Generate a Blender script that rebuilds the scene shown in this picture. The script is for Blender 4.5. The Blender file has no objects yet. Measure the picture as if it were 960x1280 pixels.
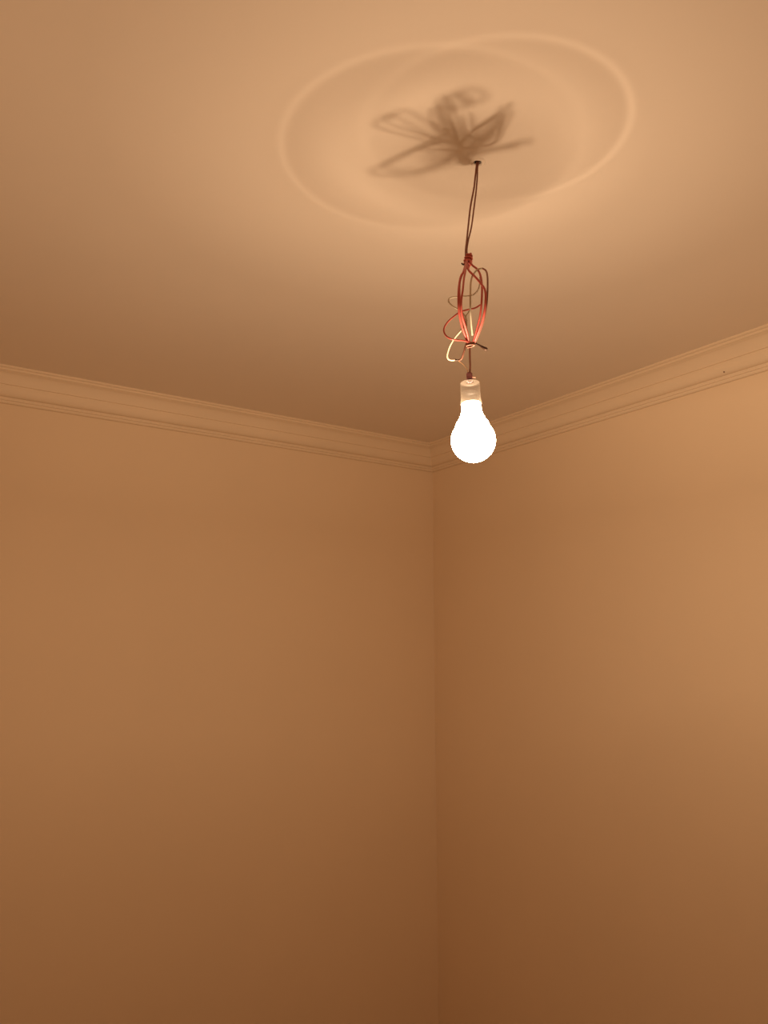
import bpy, bmesh, math
from mathutils import Vector, Matrix

# ------------------------------------------------------------------ camera, world, lamp, exposure
scene = bpy.context.scene
COL = scene.collection
CEIL = 2.60
CAM = Vector((-1.624, -2.094, 1.91))
YAW = math.radians(-34.4)
RIGHT = Vector((math.cos(YAW), math.sin(YAW), 0))
AHEAD = Vector((-math.sin(YAW), math.cos(YAW), 0))
HOOK = CAM + RIGHT * 0.1307 + AHEAD * 1.0667
HOOK.z = CEIL                                        # where the cable leaves the ceiling

cd = bpy.data.cameras.new('camera')
cam = bpy.data.objects.new('camera', cd)
COL.objects.link(cam)
cam.location = CAM
cam.rotation_euler = (math.radians(90 + 10.3), 0, YAW)
cd.sensor_fit = 'VERTICAL'
cd.sensor_height = 36.0
cd.lens = 36.0 * 1050.0 / 1280.0
cd.clip_start = 0.02
scene.camera = cam

world = bpy.data.worlds.new('night')
world.use_nodes = True
world.node_tree.nodes['Background'].inputs['Color'].default_value = (1.0, 0.62, 0.36, 1)
world.node_tree.nodes['Background'].inputs['Strength'].default_value = 0.0
scene.world = world

scene.view_settings.view_transform = 'Standard'
scene.view_settings.look = 'None'
scene.view_settings.gamma = 1.0
scene.view_settings.use_curve_mapping = False
scene.view_settings.exposure = 0.0
scene.cycles.max_bounces = 12
scene.cycles.diffuse_bounces = 8
scene.cycles.transparent_max_bounces = 16

LAMP_COLOR = (1.0, 0.70, 0.44)
CORE_WATTS = 11.3          # each of the two small emitters inside the globe
GLOBE_GLOW = 72.0         # the frosted shell

# lamp strength by direction, shaped to set wall and ceiling brightness: (height of the direction, relative strength);
# strongest a little above level, weaker straight up and down
PROFILE = ((-1.0, 0.35), (-0.75, 0.48), (-0.35, 0.90), (-0.10, 0.80), (0.06, 0.72), (0.20, 1.0), (0.27, 1.16), (0.60, 0.48), (0.83, 0.32), (0.93, 0.33), (0.98, 0.20), (1.0, 0.18))

# ------------------------------------------------------------------ helpers
def link(name, me, m=None, parent=None):
    o = bpy.data.objects.new(name, me)
    COL.objects.link(o)
    if m is not None:
        me.materials.append(m)
    if parent is not None:
        o.parent = parent
    return o

def from_bm(name, bm, m, parent=None, smooth=False):
    bmesh.ops.recalc_face_normals(bm, faces=bm.faces)
    me = bpy.data.meshes.new(name)
    bm.to_mesh(me)
    bm.free()
    if smooth:
        for p in me.polygons:
            p.use_smooth = True
    return link(name, me, m, parent)

def thing(name, label, cat, loc, rot=(0, 0, 0)):
    o = bpy.data.objects.new(name, None)
    COL.objects.link(o)
    o.empty_display_size = 0.05
    o.location = loc
    o.rotation_euler = rot
    o['label'] = label
    o['category'] = cat
    return o

def structure(name, bm, m, smooth=False):
    o = from_bm(name, bm, m, None, smooth)
    o['kind'] = 'structure'
    return o

def box(bm, lo, hi):
    v = [bm.verts.new((x, y, z)) for z in (lo[2], hi[2]) for y in (lo[1], hi[1]) for x in (lo[0], hi[0])]
    for q in ((0, 2, 3, 1), (4, 5, 7, 6), (0, 1, 5, 4), (2, 6, 7, 3), (0, 4, 6, 2), (1, 3, 7, 5)):
        bm.faces.new([v[i] for i in q])

def lathe(bm, prof, n=48, cap_top=False, cap_bot=False):
    rings = []
    for r, z in prof:
        if r < 1e-6:
            rings.append([bm.verts.new((0, 0, z))])
        else:
            rings.append([bm.verts.new((r * math.cos(2 * math.pi * k / n), r * math.sin(2 * math.pi * k / n), z))
                          for k in range(n)])
    for a, b in zip(rings, rings[1:]):
        for k in range(n):
            j = (k + 1) % n
            if len(a) == 1 and len(b) == 1:
                continue
            if len(a) == 1:
                bm.faces.new((a[0], b[j], b[k]))
            elif len(b) == 1:
                bm.faces.new((a[k], a[j], b[0]))
            else:
                bm.faces.new((a[k], a[j], b[j], b[k]))
    if cap_top and len(rings[0]) > 1:
        bm.faces.new(rings[0])
    if cap_bot and len(rings[-1]) > 1:
        bm.faces.new(rings[-1])

def spline(pts, sub=6):
    P = [Vector(p) for p in pts]
    P = [P[0] * 2 - P[1]] + P + [P[-1] * 2 - P[-2]]
    out = []
    for i in range(1, len(P) - 2):
        a, b, c, d = P[i - 1], P[i], P[i + 1], P[i + 2]
        for k in range(sub):
            t = k / sub
            out.append(0.5 * (2 * b + (c - a) * t + (2 * a - 5 * b + 4 * c - d) * t * t + (3 * b - a - 3 * c + d) * t ** 3))
    out.append(P[-2])
    return out

def tube(bm, pts, rad, n=10):
    """round wire swept along pts; rad is a number or a function of 0..1"""
    rings = []
    T0 = (pts[1] - pts[0]).normalized()
    N = T0.orthogonal().normalized()
    L = len(pts) - 1
    for i, p in enumerate(pts):
        T = (pts[min(i + 1, L)] - pts[max(i - 1, 0)]).normalized()
        N = (N - T * N.dot(T)).normalized()
        B = T.cross(N)
        r = rad(i / L) if callable(rad) else rad
        rings.append([bm.verts.new(p + (N * math.cos(2 * math.pi * k / n) + B * math.sin(2 * math.pi * k / n)) * r)
                      for k in range(n)])
    for a, b in zip(rings, rings[1:]):
        for k in range(n):
            j = (k + 1) % n
            bm.faces.new((a[k], a[j], b[j], b[k]))
    bm.faces.new(rings[0][::-1])
    bm.faces.new(rings[-1])

# ------------------------------------------------------------------ materials
def mat(name, c1, c2, scale=8.0, rough=0.6, bump=0.0, bscale=120.0, spec=0.3, detail=4.0):
    m = bpy.data.materials.new(name)
    m.use_nodes = True
    nt = m.node_tree
    b = nt.nodes['Principled BSDF']
    tc = nt.nodes.new('ShaderNodeTexCoord')
    nz = nt.nodes.new('ShaderNodeTexNoise')
    nz.inputs['Scale'].default_value = scale
    nz.inputs['Detail'].default_value = detail
    nt.links.new(tc.outputs['Object'], nz.inputs['Vector'])
    rp = nt.nodes.new('ShaderNodeValToRGB')
    rp.color_ramp.elements[0].position = 0.3
    rp.color_ramp.elements[1].position = 0.7
    rp.color_ramp.elements[0].color = (*c1, 1)
    rp.color_ramp.elements[1].color = (*c2, 1)
    nt.links.new(nz.outputs['Fac'], rp.inputs['Fac'])
    nt.links.new(rp.outputs['Color'], b.inputs['Base Color'])
    b.inputs['Roughness'].default_value = rough
    b.inputs['Specular IOR Level'].default_value = spec
    if bump:
        n2 = nt.nodes.new('ShaderNodeTexNoise')
        n2.inputs['Scale'].default_value = bscale
        n2.inputs['Detail'].default_value = 6.0
        nt.links.new(tc.outputs['Object'], n2.inputs['Vector'])
        bp = nt.nodes.new('ShaderNodeBump')
        bp.inputs['Strength'].default_value = bump
        bp.inputs['Distance'].default_value = 0.002
        nt.links.new(n2.outputs['Fac'], bp.inputs['Height'])
        nt.links.new(bp.outputs['Normal'], b.inputs['Normal'])
    return m

WALL = (0.79, 0.645, 0.48)
CEILC = (0.82, 0.735, 0.64)
def tone(c, k): return tuple(v * k for v in c)
M_wall = mat('wall paint', tone(WALL, 0.985), tone(WALL, 1.015), 3.0, 0.65, 0.08, 140, 0.2)
M_ceil = mat('ceiling paint', tone(CEILC, 0.985), tone(CEILC, 1.015), 2.5, 0.7, 0.05, 140, 0.2)
M_trim = mat('cornice plaster', (0.775, 0.645, 0.49), (0.805, 0.67, 0.51), 4.0, 0.6, 0.04, 160, 0.25)
M_floor = mat('floor screed', (0.20, 0.14, 0.09), (0.27, 0.19, 0.125), 5.0, 0.7, 0.1, 60, 0.2)
M_hole = mat('dark hole', (0.03, 0.018, 0.012), (0.05, 0.03, 0.02), 200, 0.9)
M_speck = mat('rusty nail', (0.14, 0.07, 0.035), (0.2, 0.1, 0.05), 300, 0.6)
M_red = mat('red insulation', (0.47, 0.085, 0.07), (0.53, 0.105, 0.085), 90, 0.4, spec=0.5)
M_brown = mat('brown insulation', (0.24, 0.10, 0.07), (0.30, 0.125, 0.085), 90, 0.45, spec=0.4)
M_grey = mat('pale grey insulation', (0.50, 0.45, 0.34), (0.58, 0.52, 0.40), 90, 0.45, spec=0.4)
M_tape = mat('dark insulating tape', (0.045, 0.022, 0.014), (0.08, 0.04, 0.025), 150, 0.5, spec=0.4)
M_bare = mat('bare copper', (0.55, 0.33, 0.18), (0.62, 0.38, 0.2), 150, 0.35)
M_term = mat('mauve terminal', (0.22, 0.09, 0.10), (0.28, 0.12, 0.13), 150, 0.5)
M_screw = mat('dark screw', (0.05, 0.02, 0.025), (0.07, 0.03, 0.03), 150, 0.5)
WIRE_MAT = {'red': M_red, 'brown': M_brown, 'grey': M_grey, 'tape': M_tape, 'bare': M_bare}

def translucent_plastic(name, color, through):
    """white plastic that lets part of the light straight through"""
    m = bpy.data.materials.new(name)
    m.use_nodes = True
    nt = m.node_tree
    b = nt.nodes['Principled BSDF']
    tc = nt.nodes.new('ShaderNodeTexCoord')
    nz = nt.nodes.new('ShaderNodeTexNoise'); nz.inputs['Scale'].default_value = 60
    nt.links.new(tc.outputs['Object'], nz.inputs['Vector'])
    rp = nt.nodes.new('ShaderNodeValToRGB')
    rp.color_ramp.elements[0].color = (*tone(color, 0.97), 1)
    rp.color_ramp.elements[1].color = (*color, 1)
    nt.links.new(nz.outputs['Fac'], rp.inputs['Fac'])
    nt.links.new(rp.outputs['Color'], b.inputs['Base Color'])
    b.inputs['Roughness'].default_value = 0.4
    tr = nt.nodes.new('ShaderNodeBsdfTransparent')
    mx = nt.nodes.new('ShaderNodeMixShader')
    mx.inputs['Fac'].default_value = through
    nt.links.new(b.outputs['BSDF'], mx.inputs[1])
    nt.links.new(tr.outputs['BSDF'], mx.inputs[2])
    nt.links.new(mx.outputs['Shader'], nt.nodes['Material Output'].inputs['Surface'])
    return m

M_holder = translucent_plastic('holder plastic', (0.125, 0.108, 0.09), 0.66)
M_cap = translucent_plastic('bulb base plastic', (0.04, 0.034, 0.028), 0.88)

M_globe = bpy.data.materials.new('lit frosted globe')
M_globe.use_nodes = True
_nt = M_globe.node_tree
_nt.nodes.remove(_nt.nodes['Principled BSDF'])
_em = _nt.nodes.new('ShaderNodeEmission')
_em.inputs['Color'].default_value = (*LAMP_COLOR, 1)
_em.inputs['Strength'].default_value = GLOBE_GLOW
_tr = _nt.nodes.new('ShaderNodeBsdfTransparent')
_mx = _nt.nodes.new('ShaderNodeMixShader')
_mx.inputs['Fac'].default_value = 0.5
_nt.links.new(_em.outputs['Emission'], _mx.inputs[1])
_nt.links.new(_tr.outputs['BSDF'], _mx.inputs[2])
_nt.links.new(_mx.outputs['Shader'], _nt.nodes['Material Output'].inputs['Surface'])

# ------------------------------------------------------------------ room shell (corner at the origin, room towards -x / -y)
RX, RY, T = 1.85, 2.60, 0.12

def slab(name, lo, hi, m):
    bm = bmesh.new()
    box(bm, lo, hi)
    return structure(name, bm, m)

slab('wall_left', (-RX - T, 0, 0), (T, T, CEIL), M_wall)
slab('wall_right', (0, -RY - T, 0), (T, 0, CEIL), M_wall)
slab('wall_back', (-RX - T, -RY - T, 0), (0, -RY, CEIL), M_wall)
slab('wall_near', (-RX - T, -RY, 0), (-RX, 0, CEIL), M_wall)
slab('floor', (-RX - T, -RY - T, -T), (T, T, 0), M_floor)

# ceiling with a small round cable hole
bm = bmesh.new()
hole_r, n = 0.0055, 24
outer = [(-RX - T, -RY - T), (T, -RY - T), (T, T), (-RX - T, T)]
loops = []
for z in (CEIL, CEIL + T):
    ring = [bm.verts.new((HOOK.x + hole_r * math.cos(2 * math.pi * k / n), HOOK.y + hole_r * math.sin(2 * math.pi * k / n), z)) for k in range(n)]
    mid = [bm.verts.new((HOOK.x + 0.3 * math.cos(2 * math.pi * k / n), HOOK.y + 0.3 * math.sin(2 * math.pi * k / n), z)) for k in range(n)]
    edge = []
    for k in range(n):                              # outer rectangle points in the same directions
        cx, cy = math.cos(2 * math.pi * k / n), math.sin(2 * math.pi * k / n)
        tx = ((T - HOOK.x) / cx) if cx > 1e-9 else ((-RX - T - HOOK.x) / cx if cx < -1e-9 else 1e9)
        ty = ((T - HOOK.y) / cy) if cy > 1e-9 else ((-RY - T - HOOK.y) / cy if cy < -1e-9 else 1e9)
        t = min(tx, ty)
        edge.append(bm.verts.new((HOOK.x + cx * t, HOOK.y + cy * t, z)))
    corners = [bm.verts.new((x, y, z)) for x, y in outer]
    loops.append((ring, mid, edge, corners))
    for a, b in ((ring, mid), (mid, edge)):
        for k in range(n):
            j = (k + 1) % n
            bm.faces.new((a[k], a[j], b[j], b[k]))
    for k in range(n):                              # fill the four corner triangles
        j = (k + 1) % n
        a, b = edge[k].co, edge[j].co
        if abs(a.x - b.x) > 1e-6 and abs(a.y - b.y) > 1e-6:
            c = min(corners, key=lambda v: (v.co - (a + b) / 2).length)
            bm.faces.new((edge[k], edge[j], c))
r0, r1 = loops[0][0], loops[1][0]
for k in range(n):
    j = (k + 1) % n
    bm.faces.new((r0[k], r0[j], r1[j], r1[k]))
ceiling = structure('ceiling', bm, M_ceil)

# frayed plaster lip round the hole and the dark bore behind it: parts of the ceiling
bm = bmesh.new()
lathe(bm, [(0.0115, 0.0), (0.0098, -0.0012), (0.0075, -0.0016), (0.0058, -0.0008), (0.0052, 0.002)], 28)
for v in bm.verts:
    v.co.z *= 1.0 + 0.45 * math.sin(3 * math.atan2(v.co.y, v.co.x) + 1.0)
    v.co += HOOK
from_bm('plaster_lip', bm, M_ceil, ceiling, True)
bm = bmesh.new()
lathe(bm, [(0.0054, 0.0005), (0.0054, 0.06), (0.0, 0.06)], 24)
for v in bm.verts:
    v.co += HOOK
o = from_bm('cable_hole', bm, M_hole, ceiling)
o['label'] = 'dark round hole where the cable leaves the ceiling'

# cornice: one moulded profile (distance from wall, drop below ceiling), mitred in the corners
prof = [(0.052, 0.0), (0.052, -0.0035), (0.0505, -0.0050), (0.0485, -0.0055), (0.0475, -0.0065), (0.0475, -0.0095),
        (0.0460, -0.0112), (0.0435, -0.0118), (0.0425, -0.0130)]
for k in range(1, 9):                               # upper cove
    a = k / 8
    prof.append((0.0425 - 0.0155 * a ** 0.75, -0.0130 - 0.0230 * a ** 1.25))
prof += [(0.0270, -0.0385), (0.0245, -0.0392), (0.0245, -0.0405)]
for k in range(1, 9):                               # lower swelling
    a = math.pi / 2 * k / 8
    prof.append((0.0115 + 0.013 * math.cos(a), -0.0405 - 0.0245 * math.sin(a)))
prof += [(0.0100, -0.0655), (0.0100, -0.0675), (0.0092, -0.0690), (0.0092, -0.0715), (0.0075, -0.0725),
         (0.0065, -0.0730), (0.0065, -0.0760), (0.0050, -0.0785), (0.0025, -0.0795), (0.0, -0.0795)]

def cornice(name, place, length):
    bm = bmesh.new()
    A = [bm.verts.new(place(d, d, CEIL + z)) for d, z in prof]
    B = [bm.verts.new(place(length - d, d, CEIL + z)) for d, z in prof]
    for k in range(len(prof) - 1):
        bm.faces.new((A[k], A[k + 1], B[k + 1], B[k]))
    top = [bm.verts.new(place(0, 0, CEIL)), bm.verts.new(place(length, 0, CEIL))]
    bm.faces.new((A[-1], top[0], top[1], B[-1]))
    bm.faces.new((top[0], A[0], B[0], top[1]))
    bm.faces.new(A + [top[0]])
    bm.faces.new((B + [top[1]])[::-1])
    return structure(name, bm, M_trim)

cornice('trim_1', lambda s, d, z: (-s, -d, z), RX)
trim2 = cornice('trim_2', lambda s, d, z: (-d, -s, z), RY)
cornice('trim_3', lambda s, d, z: (-s, -RY + d, z), RX)
cornice('trim_4', lambda s, d, z: (-RX + d, -s, z), RY)

# ------------------------------------------------------------------ the wires: metres x 1000 from the ceiling hole (right, away, up)
WIRES = [
    ('drop_a', 'brown', 1.25, [(-0.5,0.0,3.7), (-1.8,0.0,-6.1), (-3.8,0.0,-23.3), (-6.0,0.0,-40.3), (-11.1,0.0,-66.9), (-14.4,0.0,-93.2), (-17.1,0.0,-117.0), (-19.1,0.0,-134.7), (-18.5,-2.0,-153.4)]),
    ('drop_b', 'brown', 1.1, [(2.3,0.0,3.7), (-0.1,0.0,-7.4), (-0.9,1.0,-22.6), (-2.7,1.0,-42.1), (-6.6,1.0,-71.1), (-10.4,1.0,-97.4), (-15.4,1.0,-118.8), (-17.3,1.0,-134.2), (-16.0,1.0,-151.9)]),
    ('loop', 'red', 1.5, [(-16.0,0.0,-143.0), (-23.2,-24.8,-172.9), (-29.7,-35.1,-188.1), (-33.4,-44.0,-208.1), (-34.3,-45.0,-226.2), (-32.9,-38.1,-240.8), (-28.3,-25.5,-253.2), (-23.2,-14.1,-261.9), (-19.3,-6.0,-267.6)]),
    ('loop', 'red', 1.4, [(-17.1,0.0,-145.3), (-22.7,-29.7,-176.4), (-26.2,-41.8,-193.6), (-28.9,-50.6,-213.4), (-31.2,-50.3,-230.8), (-29.6,-41.4,-244.5), (-24.4,-28.6,-254.5), (-20.2,-16.6,-261.8), (-17.7,-6.3,-267.7)]),
    ('loop', 'red', 1.3, [(-18.7,-4.5,-150.0), (-25.1,-22.3,-175.1), (-30.5,-31.1,-193.0), (-31.7,-35.7,-213.1), (-30.7,-33.3,-229.9), (-26.2,-26.8,-242.6), (-21.3,-17.6,-254.3), (-18.3,-6.3,-266.6)]),
    ('loop', 'red', 1.4, [(-14.9,0.0,-143.0), (-12.2,-13.6,-160.4), (-5.8,-21.5,-171.2), (-2.8,-30.4,-185.8), (-2.5,-38.2,-205.3), (-3.5,-39.2,-223.6), (-4.7,-33.2,-238.7), (-7.5,-22.5,-251.9), (-11.1,-9.2,-264.4), (-12.8,-4.9,-268.3)]),
    ('loop', 'red', 1.5, [(-18.8,-14.5,-159.7), (-18.2,-27.3,-175.2), (-11.9,-35.7,-187.3), (-5.5,-42.4,-199.5), (0.0,-46.6,-211.5), (0.7,-47.4,-225.1), (-0.5,-41.0,-239.9), (-3.1,-30.2,-250.7), (-7.1,-17.6,-259.9), (-10.7,-5.1,-268.3)]),
    ('loop', 'grey', 1.2, [(-13.6,-14.0,-260.7), (-16.3,-26.7,-249.2), (-18.1,-37.0,-235.9), (-18.2,-41.5,-213.6), (-16.1,-35.1,-192.6), (-10.8,-27.2,-178.6), (-4.7,-22.0,-170.9), (0.8,-20.7,-169.1)]),
    ('loop', 'brown', 1.2, [(0.8,-20.7,-169.1), (5.0,-24.4,-174.4), (5.8,-32.0,-186.6), (4.4,-40.7,-208.7), (3.0,-40.7,-226.5), (1.3,-34.8,-239.4), (-1.4,-25.1,-250.8), (-6.1,-13.1,-261.5), (-9.6,-4.9,-268.3)]),
    ('thin', 'grey', 1.0, [(-3.8,-30.0,-185.7), (-4.1,-26.0,-195.1), (-6.2,-20.0,-200.2), (-10.9,-14.0,-203.1), (-17.8,-8.0,-202.6), (-27.7,-10.0,-204.1), (-38.5,-11.0,-205.7), (-44.0,-12.0,-209.0), (-43.6,-13.0,-214.6), (-37.9,-14.0,-220.7), (-30.7,-16.0,-226.1), (-25.7,-18.0,-232.1), (-22.3,-20.0,-239.7), (-21.9,-24.0,-252.6), (-20.0,-14.0,-259.6), (-17.6,-5.0,-267.2)]),
    ('thin', 'grey', 1.0, [(-15.8,-16.0,-224.4), (-18.6,-16.0,-230.1), (-22.0,-18.0,-235.4), (-22.9,-20.0,-241.9)]),
    ('thin', 'red', 1.1, [(-2.3,-15.0,-218.3), (-8.1,-14.0,-221.8), (-13.3,-13.0,-223.1), (-20.8,-13.0,-224.8), (-29.7,-16.0,-228.9), (-37.5,-19.0,-235.9), (-46.3,-22.0,-245.0), (-51.3,-24.0,-253.7), (-52.0,-25.0,-260.7), (-48.5,-26.0,-267.3), (-41.9,-28.0,-271.9), (-34.1,-22.0,-270.8), (-24.9,-14.0,-268.5), (-13.3,-5.0,-267.7)]),
    ('thin', 'grey', 1.3, [(-21.5,-22.0,-242.8), (-24.6,-20.0,-250.3), (-29.5,-15.0,-255.5), (-35.9,-8.0,-261.1), (-41.4,-2.0,-268.2), (-44.6,3.0,-275.3), (-46.0,6.0,-281.5), (-43.8,8.0,-285.8), (-39.2,9.0,-286.8), (-34.9,9.0,-286.3)]),
    ('thin', 'brown', 1.2, [(-19.6,-4.0,-265.6), (-22.2,-2.0,-272.7), (-24.1,2.0,-279.1), (-26.5,6.0,-285.5), (-29.1,8.0,-287.5)]),
    ('main', 'brown', 1.3, [(-15.9,-4.0,-266.8), (-16.3,-4.0,-275.8), (-16.3,-3.0,-288.9), (-16.1,-2.0,-299.7), (-16.8,0.0,-310.1), (-17.7,0.0,-316.8)]),
    ('bare', 'bare', 0.45, [(-31.6,9.0,-286.6), (-27.5,8.0,-290.4), (-23.5,6.0,-295.0), (-20.1,3.0,-301.2), (-18.6,1.0,-307.5)]),
    ('stub', 'tape', 1.1, [(-20.7,-2.0,-154.5), (-23.5,-3.0,-154.5), (-25.1,-3.0,-152.7)]),
    ('joint', 'tape', 2.0, [(-12.2,-4.0,-266.2), (-8.6,-5.0,-268.9), (-3.9,-6.0,-271.5), (1.1,-8.0,-275.7), (5.7,-9.0,-278.8)]),
    ('joint', 'tape', 1.5, [(-35.4,9.0,-286.4), (-32.7,9.0,-286.9), (-29.5,8.5,-286.8), (-26.9,8.0,-287.5)]),
]

bundle = thing('hanging_wire_bundle', 'twisted brown cable ending in a tangle of red and grey wires below the ceiling hole', 'wires',
               HOOK, (0, 0, YAW))
PART = {'drop': 'cable_strand', 'loop': 'wire_loop', 'thin': 'thin_wire', 'main': 'feed_wire',
        'bare': 'bare_strand', 'stub': 'wire_end', 'joint': 'taped_joint'}
LABEL = {('loop', 'red'): 'red insulated wire bent in a long loop', ('loop', 'grey'): 'pale grey insulated wire in a long loop',
         ('loop', 'brown'): 'brown insulated wire forming the right edge of the tangle',
         ('thin', 'brown'): 'short brown wire leading down to the taped end', ('thin', 'red'): 'thin red wire bulging out of the bundle', ('thin', 'grey'): 'thin pale grey wire',
         ('main', 'brown'): 'straight brown wire running down to the lamp holder',
         ('bare', 'bare'): 'fine bare copper strand', ('joint', 'tape'): 'dark taped wire joint'}
for nm, mk, r, pts in WIRES:
    key = nm.split('_')[0]
    P = spline([Vector(p) * 0.001 for p in pts])
    bm = bmesh.new()
    rr = r * 0.001
    if key == 'joint':
        tube(bm, P, lambda t, rr=rr: rr * (0.80 + 0.22 * math.sin(9 * t + 0.5) + (0.25 if t > 0.85 else 0)), 12)
    else:
        tube(bm, P, rr, 10)
    o = from_bm(PART[key], bm, WIRE_MAT[mk], bundle, True)
    if (key, mk) in LABEL:
        o['label'] = LABEL[(key, mk)]

# the knot where the loops are bound: red wire wound round the cable
pts = []
for k in range(0, 76):
    t = k / 75
    a = 2 * math.pi * 5.2 * t
    rad = 0.0022 + 0.0026 * math.sin(math.pi * min(1, t * 1.08)) ** 0.8
    pts.append(Vector((-0.0155 - 0.0035 * t + 0.0012 + rad * math.cos(a), rad * math.sin(a), -0.137 - 0.0215 * t)))
bm = bmesh.new()
tube(bm, pts, 0.00165, 10)
o = from_bm('knot', bm, M_red, bundle, True)
o['label'] = 'knot of red wire wound tightly round the cable'
# the small wrap that gathers the lower ends
pts = []
for k in range(0, 40):
    t = k / 39
    a = 2 * math.pi * 2.4 * t
    pts.append(Vector((-0.0185 + 0.0050 * math.cos(a), -0.0325 + 0.0030 * math.sin(a), -0.2785 - 0.0050 * t + 0.001 * math.cos(a))))
bm = bmesh.new()
tube(bm, pts, 0.0011, 8)
o = from_bm('lower_wrap', bm, M_brown, bundle, True)
o['label'] = 'brown wire twisted round the lower ends of the loops'

# lamp holder and bulb share a slightly tilted axis
AXIS_TILT = math.radians(-2.2)
def on_bundle(v):                                   # bundle metres -> room
    return HOOK + RIGHT * v[0] + AHEAD * v[1] + Vector((0, 0, v[2]))
holder = thing('lamp_holder', 'white translucent plastic lamp holder with mauve terminal hanging on the wires above the bulb',
               'lamp holder', on_bundle((-0.0155, 0.0, -0.3512)), (0, AXIS_TILT, YAW))
bm = bmesh.new()
lathe(bm, [(0.0045, 0.0300), (0.0118, 0.0300), (0.0127, 0.0292), (0.0129, 0.0275), (0.0131, 0.0100), (0.0134, 0.0040),
           (0.0139, 0.0030), (0.0141, 0.0)], 56)
from_bm('holder_shell', bm, M_holder, holder, True)
bm = bmesh.new()
box(bm, (-0.0040, -0.0035, 0.0300), (0.0036, 0.0035, 0.0435))
bmesh.ops.bevel(bm, geom=list(bm.edges), offset=0.0012, segments=2, affect='EDGES')
term = from_bm('terminal_block', bm, M_term, holder)
term['label'] = 'small mauve terminal block on the holder top'
bm = bmesh.new()
lathe(bm, [(0.0, 0.0012), (0.0018, 0.0012), (0.0026, 0.0006), (0.0026, -0.0015), (0.0, -0.0015)], 20)
bmesh.ops.transform(bm, matrix=Matrix.Translation((-0.0004, -0.0035, 0.0318)) @ Matrix.Rotation(math.radians(90), 4, 'X'), verts=bm.verts)
from_bm('screw', bm, M_screw, term)
bm = bmesh.new()
tube(bm, spline([Vector((0.003, -0.001, 0.0375)), Vector((0.0055, -0.0012, 0.0366)), Vector((0.0078, -0.0014, 0.0362))], 4), 0.0007, 8)
from_bm('clipped_wire', bm, M_brown, term)


bulb = thing('light_bulb', 'lit round white bulb glowing in the holder at the end of the wires', 'bulb',
             on_bundle((-0.0155, 0.0, -0.3512)), (0, AXIS_TILT, YAW))
gp = [(0.0120, 0.0015), (0.0128, -0.0005), (0.0129, -0.0050), (0.0135, -0.0100), (0.0150, -0.0155), (0.0175, -0.0205),
      (0.0210, -0.0255)]
cz, R = -0.0496, 0.0292
for k in range(0, 17):
    a = math.radians(38) - math.radians(128) * k / 16
    gp.append((max(0.0, R * math.cos(a)), cz + R * math.sin(a)))
gp[-1] = (0.0, cz - R)
bm = bmesh.new()
lathe(bm, gp, 64)
globe = from_bm('globe', bm, M_globe, bulb, True)
globe['label'] = 'glowing white glass globe'
bm = bmesh.new()
lathe(bm, [(0.0, 0.0190), (0.0040, 0.0190), (0.0085, 0.0170), (0.0105, 0.0160), (0.0108, 0.0020)], 32)
from_bm('screw_cap', bm, M_cap, bulb, True)

PAINTED_RINGS = ((-0.146, -0.060, 0.535, 0.016, 0.60, -0.9, -0.35), (0.085, -0.192, 0.452, 0.015, 0.85, 0.85, -0.5))  # bright rings and their dimmer insides, patterned into the lamps' emission
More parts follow.
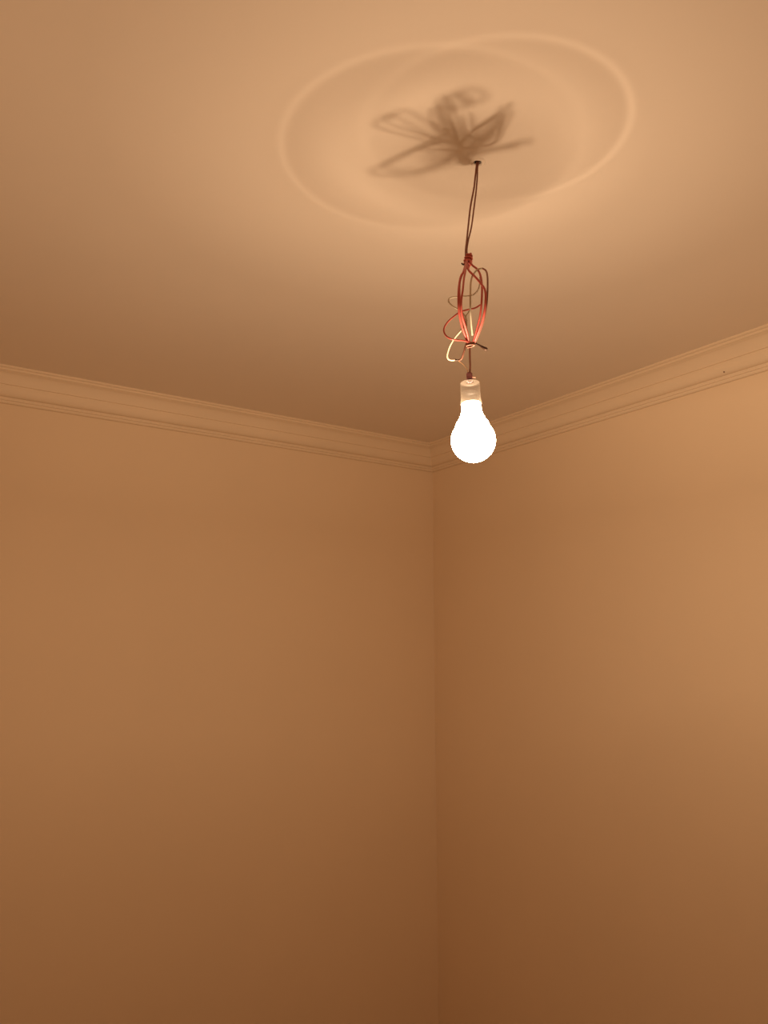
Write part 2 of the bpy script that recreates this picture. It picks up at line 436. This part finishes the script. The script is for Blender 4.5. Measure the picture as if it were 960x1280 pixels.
# two small emitters inside the frosted globe
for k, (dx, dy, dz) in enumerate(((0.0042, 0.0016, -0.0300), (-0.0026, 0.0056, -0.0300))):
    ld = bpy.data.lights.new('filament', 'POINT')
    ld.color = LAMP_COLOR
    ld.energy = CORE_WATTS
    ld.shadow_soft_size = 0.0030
    ld.use_nodes = True                              # emission shaped by direction to balance walls and ceiling
    nt = ld.node_tree
    em = nt.nodes['Emission']
    geo = nt.nodes.new('ShaderNodeNewGeometry')
    sep = nt.nodes.new('ShaderNodeSeparateXYZ')
    nt.links.new(geo.outputs['Incoming'], sep.inputs[0])
    mad = nt.nodes.new('ShaderNodeMath'); mad.operation = 'MULTIPLY_ADD'
    mad.inputs[1].default_value = 0.5; mad.inputs[2].default_value = 0.5
    nt.links.new(sep.outputs['Z'], mad.inputs[0])
    ramp = nt.nodes.new('ShaderNodeValToRGB')
    els = ramp.color_ramp.elements
    while len(els) < len(PROFILE):
        els.new(0.5)
    for e, (z, s) in zip(els, PROFILE):
        e.position = z * 0.5 + 0.5
    for e, (z, s) in zip(els, PROFILE):
        e.color = (s, s, s, 1)
    nt.links.new(mad.outputs[0], ramp.inputs['Fac'])
    # thin bright cone painted into the emission, landing as a ceiling ring: centre slope, cone slope, width, gain, brightest side
    cx, cy, cr, cw, gain, sx, sy = PAINTED_RINGS[k]
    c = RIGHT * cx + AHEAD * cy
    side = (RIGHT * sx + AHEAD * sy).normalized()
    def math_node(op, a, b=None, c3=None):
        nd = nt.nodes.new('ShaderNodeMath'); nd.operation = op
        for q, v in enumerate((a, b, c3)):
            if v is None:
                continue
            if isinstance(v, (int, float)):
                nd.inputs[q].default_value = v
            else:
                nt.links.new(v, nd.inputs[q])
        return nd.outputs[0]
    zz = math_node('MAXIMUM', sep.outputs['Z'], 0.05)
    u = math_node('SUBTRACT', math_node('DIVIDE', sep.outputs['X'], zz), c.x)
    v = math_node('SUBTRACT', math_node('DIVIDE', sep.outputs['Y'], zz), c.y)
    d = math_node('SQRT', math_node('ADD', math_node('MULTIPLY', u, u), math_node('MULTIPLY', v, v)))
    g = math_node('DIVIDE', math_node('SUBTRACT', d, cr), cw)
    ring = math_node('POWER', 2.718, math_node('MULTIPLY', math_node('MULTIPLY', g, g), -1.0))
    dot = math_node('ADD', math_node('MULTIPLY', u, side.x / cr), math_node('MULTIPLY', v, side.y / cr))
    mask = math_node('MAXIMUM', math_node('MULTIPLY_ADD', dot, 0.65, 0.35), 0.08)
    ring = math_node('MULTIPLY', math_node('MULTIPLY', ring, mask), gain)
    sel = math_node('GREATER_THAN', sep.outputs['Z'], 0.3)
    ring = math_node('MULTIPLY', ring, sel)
    ins = nt.nodes.new('ShaderNodeMapRange')          # shade painted into the emission inside that cone
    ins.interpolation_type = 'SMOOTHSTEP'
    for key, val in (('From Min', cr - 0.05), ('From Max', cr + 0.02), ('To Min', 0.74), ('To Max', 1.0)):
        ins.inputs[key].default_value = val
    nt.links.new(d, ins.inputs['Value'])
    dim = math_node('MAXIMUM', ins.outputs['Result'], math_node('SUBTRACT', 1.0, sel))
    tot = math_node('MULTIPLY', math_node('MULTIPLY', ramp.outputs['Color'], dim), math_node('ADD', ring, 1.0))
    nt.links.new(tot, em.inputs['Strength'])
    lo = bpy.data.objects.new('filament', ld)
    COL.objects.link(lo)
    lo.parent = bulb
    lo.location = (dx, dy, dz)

# small dark mark on the cornice, part of that moulding
bm = bmesh.new()
lathe(bm, [(0.0, 0.0012), (0.0011, 0.0010), (0.0017, 0.0003), (0.0017, -0.003), (0.0, -0.003)], 14)
q = Vector((-0.85, 0.0, -0.5)).to_track_quat('Z', 'Y').to_matrix().to_4x4()
bmesh.ops.transform(bm, matrix=Matrix.Translation((-0.0195, -1.0675, 2.5400)) @ q, verts=bm.verts)
o = from_bm('nail_head', bm, M_speck, trim2)
o['label'] = 'tiny dark nail mark near the lower edge of the cornice'
